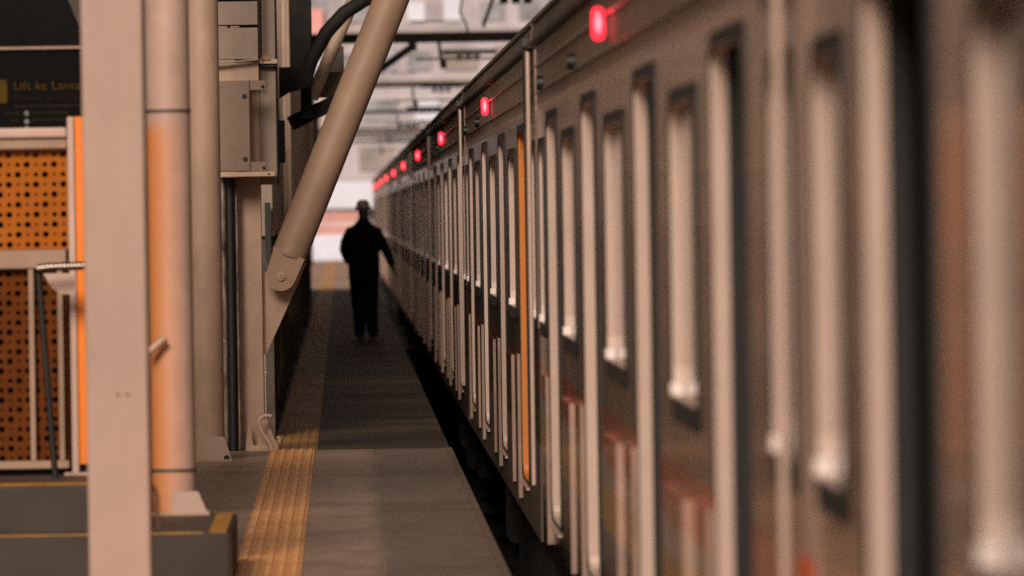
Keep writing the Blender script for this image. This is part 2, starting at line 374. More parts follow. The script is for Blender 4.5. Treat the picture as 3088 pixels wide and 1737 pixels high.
# cabinet, ledge, upper cladding
t = thing('junction_cabinet', (-.69, 47.2, 1.82), 'grey junction cabinet with two black round holes, mounted between two columns', 'cabinet')
PB().box(-.83, -.594, 47.18, 47.44, 1.838, 2.432, .004).put('housing', M['cabinet'], t)
for z in (2.329, 1.917): PB().tube([(-.627, 47.185, z), (-.627, 47.176, z)], .0165, 20).put('hole', M['black'], t)
for z in (2.40, 1.868):
    o = PB().box(-.593, -.487, 47.19, 47.20, z - .032, z + .032, .003).put('lug', M['cabinet'], t)
    PB().tube([(-.506, 47.19, z - .008), (-.506, 47.18, z - .008)], .010, 12).put('screw', M['darkframe'], t, o)
t = thing('ledge_bracket', (-.6, 47.2, 1.8), 'pale bracket strip under the junction cabinet with one small hole', 'bracket')
PB().box(-.80, -.432, 47.16, 47.46, 1.802, 1.834, .003).put('strip', M['ledge'], t)
PB().tube([(-.475, 47.162, 1.818), (-.475, 47.155, 1.818)], .006, 10).put('hole', M['black'], t)
t = thing('steel_post', (-.47, 47.62, 1.8), 'flat brown-grey post with an orange tagged bracket right of the cabinet', 'post')
PB().box(-.531, -.424, 47.50, 47.75, 1.75, 6.2).put('web', M['panelgrey'], t)
PB().box(-.4235, -.412, 47.47, 47.78, 1.75, 6.2).put('flange', M['darkframe'], t)
PB().box(-.519, -.512, 47.48, 47.499, 2.57, 6.2).put('seam', M['darkframe'], t)
PB().box(-.53, -.41, 47.42, 47.49, 2.545, 2.575, .003).put('bracket', M['ledge'], t)
PB().box(-.515, -.455, 47.41, 47.419, 2.568, 2.60).put('tag_plate', mat('tag_orange', (.30, .16, .06), .6), t)
PB().box(-.528, -.41, 47.44, 47.495, 2.528, 2.544).put('shadow_gap', M['black'], t)
t = thing('upper_panel', (-.66, 47.3, 2.45), 'stacked brown wall panels with dark slots above the junction cabinet', 'panel')
for z0, z1, in ((2.575, 2.782), (2.80, 2.955), (2.975, 3.6)):
    PB().box(-.83, -.534, 47.30, 47.44, z0, z1, .003).put('board', M['panelgrey'], t)
PB().prism([(-.83, 2.435), (-.534, 2.435), (-.534, 2.565), (-.83, 2.535)], 47.34, 47.44).put('board', M['tan'], t)
PB().prism([(-.83, 2.538), (-.534, 2.568), (-.534, 2.580), (-.83, 2.552)], 47.27, 47.299).put('flashing', M['panelgrey'], t)
PB().box(-.83, -.536, 47.38, 47.44, 2.78, 2.802).put('slot', M['black'], t)
PB().box(-.83, -.536, 47.38, 47.44, 2.953, 2.977).put('slot', M['black'], t)
for x0, x1 in ((-.80, -.735), (-.715, -.655)):
    PB().box(x0, x1, 47.32, 47.379, 2.785, 2.797).put('tab', M['ledge'], t)
t = thing('cable_tray', (-.73, 47.3, 0), 'wrapped grey cable tray with a black conduit running down beside the tan column', 'cable tray')
PB().box(-.812, -.688, 47.40, 47.43, .0, 1.80).put('backing', M['tray'], t)
PB().tube([(-.735, 47.36, 0), (-.735, 47.36, 1.80)], .034, 20).put('conduit', M['black'], t)
PB().tube([(-.785, 47.37, 0), (-.785, 47.37, 1.80)], .020, 12).put('wrap', M['tray'], t)
PB().tube([(-.697, 47.37, 0), (-.697, 47.37, 1.80)], .012, 12).put('wrap', M['tray'], t)

# ---------------------------------------------------------------- orange perforated screen, handrail, sign
def perforated(x0, x1, z0, z1, y, th, px=.0400, pz=.0420, cshift=0, rshift=0):
    bm = PB(); n = 12
    nx = max(1, round((x1 - x0) / px)); nz = max(1, round((z1 - z0) / pz)); px = (x1 - x0) / nx; pz = (z1 - z0) / nz
    for c in range(nx):
        for r in range(nz):
            cx = x1 - (c + .5) * px; cz = z1 - (r + .5) * pz
            rad = (.0140, .0060, .0104)[(-c + r + cshift + rshift) % 3]
            sq, ci, cb = [], [], []
            for k in range(n):
                a = 2 * PI * k / n + PI / 12
                ca, sa = math.cos(a), math.sin(a); s = 1 / max(abs(ca), abs(sa))
                sq.append(bm.bm.verts.new((cx + ca * s * px / 2, y, cz + sa * s * pz / 2)))
                ci.append(bm.bm.verts.new((cx + ca * rad, y, cz + sa * rad))); cb.append(bm.bm.verts.new((cx + ca * rad, y + th, cz + sa * rad)))
            # corner verts close the square
            cor = [bm.bm.verts.new((cx + sx * px / 2, y, cz + sz * pz / 2)) for sx, sz in ((1, 1), (-1, 1), (-1, -1), (1, -1))]
            for k in range(n):
                k2 = (k + 1) % n
                bm.bm.faces.new((ci[k], ci[k2], sq[k2], sq[k])); bm.bm.faces.new((ci[k], cb[k], cb[k2], ci[k2]))
                a0 = 2 * PI * k / n + PI / 12; a1 = 2 * PI * (k + 1) / n + PI / 12
                for q in range(4):
                    aq = PI / 4 + q * PI / 2
                    if a0 < aq < a1: bm.bm.faces.new((sq[k], sq[k2], cor[q]))
    return bm
t = thing('perforated_screen', (-1.5, 31.7, .426), 'orange perforated metal screen in a taupe frame at the left edge', 'screen')
perforated(-2.40, -1.205, 1.42, 1.86, 31.72, .004).put('upper_sheet', M['orange'], t)
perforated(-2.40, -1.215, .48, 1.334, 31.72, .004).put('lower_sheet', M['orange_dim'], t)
PB().box(-2.5, -1.203, 31.66, 31.74, 1.86, 1.905, .006).put('rail', M['frame'], t)
PB().box(-2.5, -1.203, 31.64, 31.74, 1.909, 1.955, .012, 2).put('rail', M['framelight'], t)
PB().box(-2.5, -1.215, 31.66, 31.74, 1.336, 1.418, .004).put('rail', M['frame'], t)
PB().box(-2.5, -1.215, 31.66, 31.74, .455, .49, .004).put('rail', M['frame'], t)
for xx in (-1.372, -1.245): PB().box(xx - .012, xx + .012, 31.67, 31.715, .49, 1.336, .003).put('upright', M['frame'], t)
PB().box(-1.200, -1.170, 31.60, 31.66, .436, 2.0, .004).put('post', M['framelight'], t)
PB().box(-1.235, -1.11, 31.57, 31.69, .426, .438, .003).put('post_foot', M['framelight'], t)
PB().box(-2.5, -1.20, 31.95, 31.97, .43, 1.95).put('backing', M['darkwall'], t)
t = thing('orange_panel', (-1.1, 31.6, .44), 'bright orange perforated strip standing beside the nearest flat column', 'panel')
b = perforated(-1.140, -1.06, .475, 2.0, 31.62, .004)
b.box(-1.1685, -1.1402, 31.618, 31.626, .475, 2.0)
b.put('sheet', M['orange_strip'], t)
PB().box(-1.165, -1.06, 31.66, 31.67, .475, 1.99).put('backing', M['signpale'], t)
t = thing('handrail', (-1.3, 31.2, .426), 'chrome handrail with a thin black leaning post in front of the orange screen', 'handrail')
PB().tube([(-1.325, 31.25, 1.338), (-1.27, 31.25, 1.345), (-1.08, 31.25, 1.349)], .0185, 16).put('rail', M['chrome'], t)
PB().tube([(-1.322, 31.28, 1.32), (-1.262, 31.28, .428)], .0145, 12).put('post', M['black'], t)
PB().prism([(-1.305, 1.315), (-1.17, 1.315), (-1.17, 1.222), (-1.225, 1.226), (-1.268, 1.25)], 31.4, 31.41).put('bracket', M['framelight'], t)

t = thing('information_sign', (-1.7, 32.8, 1.95), 'black station sign with dim yellow lift lettering above the orange screen', 'sign')
PB().box(-2.9, -1.00, 32.8, 32.9, 1.955, 2.325).put('board', M['signblack'], t)
PB().box(-2.9, -1.00, 32.78, 32.9, 2.326, 2.338).put('trim', M['frame'], t)
PB().box(-1.62, -1.513, 32.792, 32.799, 2.08, 2.19, .004).put('pictogram', M['signyellow'], t)
def text(s, x, y, z, h, m, parent, name='lettering'):
    cu = bpy.data.curves.new(name, 'FONT'); cu.body = s; cu.size = h / .72; cu.extrude = .0015; cu.space_character = 1.08
    o = bpy.data.objects.new(name, cu); C.objects.link(o); cu.materials.append(m)
    dg = bpy.context.evaluated_depsgraph_get(); me = bpy.data.meshes.new_from_object(o.evaluated_get(dg)); me.name = name
    bpy.data.objects.remove(o); bpy.data.curves.remove(cu)
    o = bpy.data.objects.new(name, me); C.objects.link(o); me.materials.clear(); me.materials.append(m)
    o.parent = parent; o.location = Vector((x, y, z)) - parent.location; o.rotation_euler = (PI / 2, 0, 0)
    return o
text('Lift ke Lantai', -1.486, 32.796, 2.142, .040, M['signyellow'], t)
text('Elevator to 1st Floor', -1.484, 32.796, 2.092, .026, M['signdim'], t)
for z, segs in ((2.062, ((-1.48, -1.17),)), (2.030, ((-1.52, -1.46), (-1.40, -1.24))), (1.998, ((-1.50, -1.46), (-1.40, -1.22)))):
    for x0, x1 in segs:
        x = x0; b = PB()
        while x < x1:
            w = random.uniform(.008, .02); b.box(x, x + w, 32.795, 32.799, z, z + .011); x += w + .006
        b.put('small_print', M['signdim'], t)
for z in (2.035, 1.998, 1.966):
    PB().tube([(-1.428, 32.799, z), (-1.428, 32.793, z)], .012, 14).put('pictogram', M['signpale'], t)

t = MB().box(-6, -1.02, 36.0, 36.2, -.02, 6.0).build('concourse_wall', M['darkwall']); t['kind'] = 'structure'
b = MB().bar((-1.47, 34.5, 3.2), (-1.035, 34.5, 2.14), .13, .12)
tag(b.build('roof_brace', mat('brace_dim', (.040, .030, .022), .6)), 'dim brown slanting brace at the top left above the station sign', 'brace')

# ---------------------------------------------------------------- station building further along the platform
t = thing('station_building', (-.6, 80, 0), 'low platform building beyond the strut column, dark stained base and ribbed tan cladding', 'building')
PB().box(-3.5, -1.15, 50.4, 112, -.02, 3.9).put('wall', M['darkstain'], t)
for i, (y, xl, xu) in enumerate(((50.6, -.492, -.486), (52.6, -.49, -.470), (54.6, -.49, -.462), (57.4, -.49, -.462), (60.6, -.49, -.448), (64.5, -.49, -.446), (69.5, -.49, -.436), (77, -.488, -.43), (87, -.486, -.42), (99, -.486, -.42), (111, -.486, -.42))):
    PB().box(-1.149, xu, y, y + .14, 1.42, 3.8, .004).put('pier', M[('panelgrey', 'cladding', 'tan')[i % 3]], t)
    PB().box(-1.149, xl, y + .01, y + .13, -.02, 1.419).put('pier_base', M['darkstain'], t)
    PB().box(-1.0, xu + .006, y - .03, y - .001, 1.40, 1.44).put('ledge', M['frame'], t)
t = MB().box(-.541, -.500, 50.48, 50.52, 1.23, 1.635).build('dark_board', M['black']); tag(t, 'narrow black upright board just right of the strut column shaft', 'board')
t = MB().box(-.475, -.421, 54.48, 54.56, 1.94, 2.26, .004).build('hanging_display', M['black'])
tag(t, 'small black rectangular display hanging by the tan cladding', 'display')

t = thing('canopy', (-4, 90, 6.5), 'long flat unseen canopy roof high over the station building', 'canopy')
PB().box(-9, -.6, 60, 134, 6.5, 6.75).put('unseen_roof_deck', M['darkframe'], t)  # out of view; height and reach set to shade far platform and train
for y in (62, 78, 98, 118, 132): PB().box(-3.9, -3.7, y, y + .2, 0, 6.499).put('support', M['darkframe'], t)

t = thing('steel_truss', (-.3, 56.5, 0), 'dark steel canopy frame with a curved brace beyond the thick diagonal strut', 'frame')
PB().box(-.39, -.215, 56.5, 56.64, 2.55, 5.2, .01).put('post', M['darkframe'], t)
PB().prism([(-.52, 2.43), (-.40, 2.50), (-.205, 2.555), (-.205, 2.70), (-.52, 2.70)], 56.3, 56.45).put('beam', M['darkframe'], t)
PB().box(-.31, -.225, 56.66, 56.75, 2.30, 2.72).put('hanger', M['darkframe'], t)
PB().bar((-.40, 56.8, 2.26), (.05, 56.8, 2.47), .115, .09).put('lower_beam', M['darkframe'], t)
PB().tube([(-.30, 56.5, 2.52), (-.22, 56.5, 2.76), (-.10, 56.5, 2.97), (.04, 56.5, 3.12), (.20, 56.5, 3.22), (.47, 56.5, 3.31), (.85, 56.5, 3.40)], .056, 16).put('curved_brace', M['darkframe'], t)
PB().tube([(-.225, 56.9, 2.46), (.19, 56.9, 3.40), (.60, 56.9, 4.33)], .052, 16).put('tube', M['cladding'], t)
PB().box(-.17, .035, 57.1, 57.25, 2.47, 2.67).put('box', M['brownbox'], t)
PB().box(-.085, .035, 57.3, 57.45, 2.675, 2.88).put('box', M['greybox'], t)

struct(MB().box(-5, 4.5, -14, 3.0, 4.3, 4.5).build('shade_slab', M['darkwall']))  # unseen slab above the camera, added to shade the nearest train car
# ---------------------------------------------------------------- overhead line gantries
GG = 'overhead line gantries across the track'
def gantry():
    t = thing('overhead_gantry', (-.95, 0, 0), '', 'gantry', GG)
    PB().box(-1.03, -.87, -.08, .08, -.03, 5.9).put('mast', M['ohl'], t)
    PB().box(5.4, 5.56, -.08, .08, -1.3, 5.9).put('mast', M['ohl'], t)
    PB().box(-.868, 5.39, -.06, .06, 4.35, 4.52).put('crossbeam', M['ohl'], t)
    PB().bar((-.87, 0, 2.85), (1.2, 0, 4.28), .12, .12).put('brace', M['ohl'], t)
    PB().box(1.15, 1.29, -.08, .08, 4.22, 4.368).put('knee', M['ohl'], t)
    PB().tube([(1.27, 0, 4.08), (3.2, 0, 4.07), (5.38, 0, 4.1)], .018, 8).put('span_wire', M['wire'], t)
    i = PB().tube([(1.66, 0, 4.37), (1.68, 0, 4.15), (1.72, 0, 4.03)], .028, 8).put('hanger', M['wire'], t)
    PB().tube([(1.72, 0, 4.06), (1.735, 0, 3.92)], .055, 12).put('insulator', M['ohl'], t, i)
    PB().tube([(2.15, 0, 4.49), (2.13, 0, 4.62), (2.02, 0, 4.85), (2.06, 0, 5.10), (2.25, 0, 5.3), (2.6, 0, 5.38)], .018, 8).put('loop_cable', M['wire'], t)
    PB().bar((2.40, 0, 4.6), (2.62, 0, 5.2), .06, .06).put('arm', M['ohl'], t)
    PB().box(2.35, 3.6, -.1, .1, 5.12, 5.22).put('upper_arm', M['ohl'], t)
    for x in (2.75, 2.95, 3.15): PB().tube([(x, 0, 5.1), (x + .01, 0, 4.98)], .07, 10).put('insulator', M['ohl'], t)
    PB().box(1.2, 1.75, -.08, .08, 4.40 + .3, 4.72).put('spacer', M['wire'], t)
    return t
def copy_tree(o, parent=None):
    c = o.copy(); C.objects.link(c); c.parent = parent
    for ch in list(o.children): copy_tree(ch, c)
    return c
def lighter(g):
    for ch in list(g.children):
        if ch.name.split('.')[0] in ('brace', 'knee', 'loop_cable', 'arm'): bpy.data.objects.remove(ch)
        elif ch.name.startswith('crossbeam'): ch.scale = (1, 1, .55); ch.location = (0, 0, 2.0)
g0 = gantry(); g0.location = (-.95, 120, 0); g0['label'] = 'dark overhead line gantry nearest the camera, with insulators, above the train roof'
g1 = copy_tree(g0); g1.location = (-.95, 165, 0); g1['label'] = 'middle overhead gantry, fainter, seen below the first beam'
lighter(g1); g2 = copy_tree(g0); g2.location = (-.95, 210, 0); g2['label'] = 'third overhead gantry down from the top, faint behind the diagonal strut'; lighter(g2)
g3 = copy_tree(g1); g3.location = (-.95, 255, 0); g3['label'] = 'very faint overhead gantry, second from the bottom of the row'
g4 = copy_tree(g1); g4.location = (-.95, 300, 0); g4['label'] = 'faintest overhead gantry, lowest in the picture'

# ---------------------------------------------------------------- train
def rrect(s0, s1, z0, z1, r, n=6):
    pts = []
    for cs, cz, a0 in ((s1 - r, z1 - r, 0), (s0 + r, z1 - r, PI / 2), (s0 + r, z0 + r, PI), (s1 - r, z0 + r, 1.5 * PI)):
        for k in range(n + 1):
            a = a0 + PI / 2 * k / n; pts.append((cs + r * math.cos(a), cz + r * math.sin(a)))
    return pts
def frame_ring(s0, s1, z0, z1, r, depth, out=.004, flange=.022):
    """rounded opening liner: flange on the skin and a jamb going inwards (+x)"""
    b = MB(); bm = b.bm
    inner = rrect(s0, s1, z0, z1, r); outer = []
    cs, cz = (s0 + s1) / 2, (z0 + z1) / 2
    for (s, z) in rrect(s0 - flange, s1 + flange, z0 - flange, z1 + flange, .012): outer.append((s, z))
    A0 = [bm.verts.new((.0005, s, z)) for s, z in outer]; A = [bm.verts.new((-out, s, z)) for s, z in outer]
    B = [bm.verts.new((-out, s, z)) for s, z in inner]; D = [bm.verts.new((depth, s, z)) for s, z in inner]
    n = len(inner)
    for k in range(n):
        j = (k + 1) % n
        bm.faces.new((A0[k], A0[j], A[j], A[k])); bm.faces.new((A[k], A[j], B[j], B[k])); f = bm.faces.new((B[k], B[j], D[j], D[k])); f.smooth = False
    return b
def gasket(s0, s1, z0, z1, r, near, far, top, bottom):
    """flat black rubber surround lying 6 mm proud of the skin"""
    b = MB(); bm = b.bm; x = -.0065
    inner = rrect(s0 + .002, s1 - .002, z0 + .002, z1 - .002, r)
    outer = rrect(s0 - near, s1 + far, z0 - bottom - .004, z1 + top, .11)
    A = [bm.verts.new((x, s, z)) for s, z in inner]; B = [bm.verts.new((x, s, z)) for s, z in outer]; D = [bm.verts.new((.0, s, z)) for s, z in outer]
    A2 = [bm.verts.new((.0, s, z)) for s, z in inner]
    n = len(inner)
    for k in range(n):
        j = (k + 1) % n
        bm.faces.new((A[k], A[j], B[j], B[k])); bm.faces.new((B[k], B[j], D[j], D[k])); bm.faces.new((A2[k], A2[j], A[j], A[k]))
    return b
CL = 19.6
DOORS = [(1.95, 3.40), (6.75, 8.20), (11.80, 13.25), (16.60, 18.05)]
WINS = [(.10, .90), (4.20, 5.72), (9.05, 10.83), (14.20, 15.76), (18.60, 19.44)]
WZ0, WZ1, DZ0, DZ1 = 1.02, 1.865, .150, 1.972
CARX = .945
def make_car():
    t = thing('train_car', (CARX, 0, 0), '', 'train car', 'coupled cars of the commuter train')
    # skin with real openings
    b = MB(); bm = b.bm
    holes = [(s0, s1, DZ0, DZ1) for s0, s1 in DOORS] + [(s0, s1, WZ0, WZ1) for s0, s1 in WINS]
    ss = sorted({0, CL} | {h[0] for h in holes} | {h[1] for h in holes}); zs = sorted({-.055, 2.34, DZ0, DZ1, WZ0, WZ1})
    vc = {}
    def v(x, s, z):
        k = (x, s, z)
        if k not in vc: vc[k] = bm.verts.new((x, s, z))
        return vc[k]
    for i in range(len(ss) - 1):
        for j in range(len(zs) - 1):
            ms, mz = (ss[i] + ss[i + 1]) / 2, (zs[j] + zs[j + 1]) / 2
            if any(h[0] < ms < h[1] and h[2] < mz < h[3] for h in holes): continue
            bm.faces.new((v(0, ss[i], zs[j]), v(0, ss[i + 1], zs[j]), v(0, ss[i + 1], zs[j + 1]), v(0, ss[i], zs[j + 1])))
    W_ = 2.8
    b.quad((W_, 0, -.055), (W_, CL, -.055), (W_, CL, 2.34), (W_, 0, 2.34))
    b.quad((0, 0, -.055), (W_, 0, -.055), (W_, 0, 2.34), (0, 0, 2.34)); b.quad((0, CL, -.055), (W_, CL, -.055), (W_, CL, 2.34), (0, CL, 2.34))
    b.quad((0, 0, -.055), (W_, 0, -.055), (W_, CL, -.055), (0, CL, -.055))
    b.build('body', M['body'], t)
    b = MB()
    for z in (2.120, 2.245): b.box(-.013, .001, .02, CL - .02, z - .006, z + .006, .003)
    b.build('moulding', M['moulding'], t)
    b = MB()
    b.quad((.11, .05, .13), (2.7, .05, .13), (2.7, CL - .05, .13), (.11, CL - .05, .13)); b.quad((.11, .05, 2.3), (2.7, .05, 2.3), (2.7, CL - .05, 2.3), (.11, CL - .05, 2.3))
    b.quad((2.7, .05, .13), (2.7, CL - .05, .13), (2.7, CL - .05, 2.3), (2.7, .05, 2.3))
    prev = .05
    for s0, s1 in DOORS + [(CL - .05, CL)]:                      # inner lining between the doors
        b.quad((.115, prev, .13), (.115, s0 - .02, .13), (.115, s0 - .02, 2.3), (.115, prev, 2.3)); prev = s1 + .02
    b.build('interior_lining', M['interior'], t)
    prof = [(-.022, 2.372), (-.012, 2.44), (.03, 2.525), (.12, 2.60), (.35, 2.69), (1.4, 2.77)]
    prof = prof + [(2.8 - x, z) for x, z in prof[-2::-1]]
    b = MB().prism(prof, .0, CL); b.build('roof', M['roof'], t)
    b = MB().box(-.034, .03, 0, CL, 2.343, 2.370, .006); b.box(-.020, .01, .0, CL, 2.452, 2.464)
    b.build('gutter', M['gutter'], t)
    for s0, s1 in DOORS:
        f = frame_ring(s0 + .001, s1 - .001, DZ0 + .001, DZ1 - .001, .05, .043).build('door_frame', M['jamb'], t)
        MB().box(.045, .088, s1 - .006, s1 + .60, DZ0 - .0, DZ1 + .02).build('door_leaf', M['rubber'], t)
        MB().box(.045, .088, s0 - .60, s0 + .006, DZ0, DZ1 + .02).build('door_leaf', M['rubber'], t)
        gasket(s0, s1, DZ0, DZ1, .06, .13, .0, .035, .0).build('seal', M['rubber'], f)
        MB().box(-.016, .02, s0 + .1, s1 - .1, DZ0 - .034, DZ0 - .024).build('step_plate', M['jamb'], f)
    for s0, s1 in WINS:
        f = frame_ring(s0 + .001, s1 - .001, WZ0 + .001, WZ1 - .001, .085, .034).build('window', M['jamb'], t)
        MB().box(-.010, .0295, s1 - .07, s1 - .006, WZ0 + .004, WZ0 + .042, .004).build('glint_block', M['sill_glint'], f)  # white block standing in for the bright glint at the window foot
        gasket(s0, s1, WZ0, WZ1, .085, .09, .0, .035, .055).build('seal', M['rubber'], f)
        MB().box(.030, .040, s0 - .01, s1 + .01, WZ0 - .01, WZ1 + .01).build('pane', M['glass'], f)
    for s0, s1 in DOORS:
        p = MB().box(-.0185, .001, s1 + .10, s1 + .78, .02, .79, .004).build('lower_panel', M['body'], t); MB().box(-.021, .0, s1 + .088, s1 + .0995, .02, .79).build('panel_edge', M['lowpanel'], p)
        if s1 < 17: p = MB().box(-.020, .001, s1 + 1.40, s1 + 2.6, .06, .76, .004).build('lower_panel', M['body'], t); MB().box(-.022, .0, s1 + 1.388, s1 + 1.3995, .06, .76).build('panel_edge', M['lowpanel'], p)
    for s, z in ((13.95, 2.155), (18.5, 2.15)):
        MB().tube([(.0, s, z), (-.032, s, z)], .034, 14).build('vent_plug', M['black'], t)
    o = MB().box(-.012, .001, 10.13, 10.27, 2.165, 2.258, .004).build('lamp_mount', M['lampbase'], t)
    b = MB()
    bmesh.ops.create_uvsphere(b.bm, u_segments=20, v_segments=14, radius=1)
    for v_ in b.bm.verts:
        x, y, z = v_.co
        zz = math.copysign(min(1, abs(z)), z)
        v_.co = Vector((-.013 - .026 + x * .023, 10.20 + y * .023, 2.210 + z * .024 + math.copysign(.034, z) * (1 if abs(z) > .05 else abs(z) / .05)))
    for f in b.bm.faces: f.smooth = True
    b.build("side_lamp", M["lamp"], o)
    MB().tube([(-.030, .055, .22), (-.030, .055, 2.33)], .011, 10).build('grab_rail', M['jamb'], t)
    b = MB().tube([(-.026, .36, 1.98), (-.026, .36, 2.36)], .022, 12); b.box(-.05, .0, .31, .41, 2.36, 2.40)
    b.build('drain_pipe', M['gutter'], t)
    # underframe
    b = MB()
    for s0, s1, d in ((4.6, 6.2, .62), (6.6, 8.4, .5), (8.9, 11.2, .7), (11.8, 13.3, .55), (13.6, 14.9, .65)):
        b.box(.16, 2.6, s0, s1, -.06 - d, -.058, .02)
    for s in (2.6, 4.0, 15.6, 17.0):
        for x in (.80, 1.99): b.tube([(x - .06, s, -.70), (x + .06, s, -.70)], .42, 24)
    for s in (3.3, 16.3):
        for x in (.40, 2.36): b.box(x - .09, x + .09, s - 1.2, s + 1.2, -.72, -.42, .03)
    b.build('underframe', M['under'], t)
    MB().box(.55, 2.25, CL + .001, CL + .398, -.02, 2.2).build('gangway', M['rubber'], t)
    return t
car0 = make_car()
cars = []
names = ['blurred train car nearest the camera, cut off by the right edge',
         'train car with the largest red side lamp and faded red and yellow stripes',
         'train car in sharp focus with one orange door edge',
         'third lamped train car, next beyond the orange-edged one',
         'fourth lamped train car, two beyond the orange-edged one',
         'fifth lamped train car, seen right of the walking man\'s arm',
         'sixth lamped train car in the blurred distance', 'seventh lamped train car in the blurred distance',
         'eighth lamped train car in the blurred distance', 'ninth lamped train car in the blurred distance',
         'farthest train car, at the end of the row of red lamps']
for i, lb in enumerate(names):
    o = car0 if i == 0 else copy_tree(car0)
    o.location = (CARX, -5.05 + 20 * i, 0); o['label'] = lb; cars.append(o)
low_shade_meshes = {}  # meshes of the cars with the dark reflection painted low down
for c in cars[2:]:
    for ch in c.children:
        if ch.name.split('.')[0] in ('body', 'lower_panel'):
            k = ch.data.name
            if k not in low_shade_meshes:
                low_shade_meshes[k] = ch.data.copy(); low_shade_meshes[k].materials[0] = M['body_low_shade']
            ch.data = low_shade_meshes[k]
# the orange first door frame of the sharp car
for ch in cars[2].children:
    if ch.name.startswith('door_frame'):
        if min(v.co.y for v in ch.data.vertices) < 2.2:
            me = ch.data.copy(); me.materials[0] = M['jamb_orange']; ch.data = me; ch['label'] = 'orange door frame'

# ---------------------------------------------------------------- walking person
def skinned(name, verts, edges, radii, m, parent, sub=2, root=0):
    me = bpy.data.meshes.new(name); me.from_pydata([Vector(v) for v in verts], edges, [])
    o = bpy.data.objects.new(name, me); C.objects.link(o)
    sk = o.modifiers.new('s', 'SKIN'); sk.use_smooth_shade = True
    for i, r in enumerate(radii):
        r = r if isinstance(r, tuple) else (r, r); me.skin_vertices[0].data[i].radius = r
    me.skin_vertices[0].data[root].use_root = True
    ss = o.modifiers.new('u', 'SUBSURF'); ss.levels = sub; ss.render_levels = sub
    dg = bpy.context.evaluated_depsgraph_get(); dg.update()
    me2 = bpy.data.meshes.new_from_object(o.evaluated_get(dg)); me2.name = name
    o.modifiers.clear(); o.data = me2; me2.materials.clear(); me2.materials.append(m)
    for p in me2.polygons: p.use_smooth = True
    o.parent = parent
    return o
t = thing('person', (.262, 88.8, -.022), 'man in black clothes walking away along the platform, arms loose', 'person')
# skeleton (x right, y away from camera, z up) -- seen from behind
V = [(0, 0, .93), (0, .01, 1.10), (0, .0, 1.28), (0, 0, 1.38), (0, .01, 1.51), (0, .015, 1.60), (0, .015, 1.675),
     (-.155, 0, 1.33), (-.228, .0, 1.13), (-.185, .16, .98), (-.165, .20, .94),
     (.155, 0, 1.33), (.262, -.03, 1.13), (.340, -.02, .93), (.352, -.01, .885),
     (-.085, 0, .88), (-.062, .05, .49), (-.050, -.06, .09),
     (.085, 0, .88), (.075, .09, .50), (.085, .12, .10)]
E_ = [(0, 1), (1, 2), (2, 3), (3, 4), (4, 5), (5, 6), (3, 7), (7, 8), (8, 9), (9, 10), (3, 11), (11, 12), (12, 13), (13, 14), (0, 15), (15, 16), (16, 17), (0, 18), (18, 19), (19, 20)]
Rr = [(.14, .11), (.135, .10), (.13, .09), (.06, .06), (.056, .060), (.076, .090), (.060, .075),
      .045, .040, .032, .030, .045, .040, .032, .030, .078, .055, .042, .078, .055, .042]
# fingers
def fingers(base, dirv, side):
    global V, E_, Rr
    bi = base; B = Vector(V[bi]); d = Vector(dirv).normalized(); s = Vector(side).normalized(); n = d.cross(s)
    for k, (off, ln) in enumerate(((-.028, .062), (-.009, .074), (.010, .070), (.028, .055))):
        p1 = B + d * .055 + s * off; p2 = p1 + d * ln * .5 + n * .008; p3 = p2 + d * ln * .45 + n * .02
        i = len(V); V += [tuple(p1), tuple(p2), tuple(p3)]; E_ += [(bi, i), (i, i + 1), (i + 1, i + 2)]; Rr += [.010, .009, .008]
    p1 = B + d * .015 - s * .038 + n * .012; p2 = p1 + d * .04 - s * .012
    i = len(V); V += [tuple(p1), tuple(p2)]; E_ += [(bi, i), (i, i + 1)]; Rr += [.012, .010]
fingers(10, (.03, .05, -.06), (0, 1, .6)); fingers(14, (.03, .02, -.1), (0, 1, 0))
skinned('body', V, E_, Rr, M['skin'], t)
def loft(b, rings, n=28):                       # rings: (cx, cy, z, rx, ry)
    prev = None
    for cx0, cy0, z, rx, ry in rings:
        R_ = [b.bm.verts.new((cx0 + rx * math.copysign(abs(math.cos(2 * PI * k / n)) ** .85, math.cos(2 * PI * k / n)), cy0 + ry * math.sin(2 * PI * k / n), z)) for k in range(n)]
        if prev is None: b.bm.faces.new(R_[::-1])
        else:
            for k in range(n): b.bm.faces.new((prev[k], prev[(k + 1) % n], R_[(k + 1) % n], R_[k]))
        prev = R_
    b.bm.faces.new(prev)
def limb(b, pts, radii, n=16):
    for (p, q), (r0, r1) in zip(zip(pts, pts[1:]), zip(radii, radii[1:])):
        b.tube([p, q], r0, n, True, r1)
        bmesh.ops.create_uvsphere(b.bm, u_segments=n, v_segments=10, radius=r1, matrix=Matrix.Translation(q))
    bmesh.ops.create_uvsphere(b.bm, u_segments=n, v_segments=10, radius=radii[0], matrix=Matrix.Translation(pts[0]))
def fused(b, name, m, parent, vox=.012, smooth=4):
    o = b.build(name, m, parent)
    md = o.modifiers.new('r', 'REMESH'); md.mode = 'VOXEL'; md.voxel_size = vox; md.use_smooth_shade = True
    sm = o.modifiers.new('s', 'SMOOTH'); sm.factor = .5; sm.iterations = smooth
    dg = bpy.context.evaluated_depsgraph_get(); dg.update()
    me2 = bpy.data.meshes.new_from_object(o.evaluated_get(dg)); me2.name = name
    o.modifiers.clear(); o.data = me2; me2.materials.clear(); me2.materials.append(m)
    for p in me2.polygons: p.use_smooth = True
    return o
b = MB()
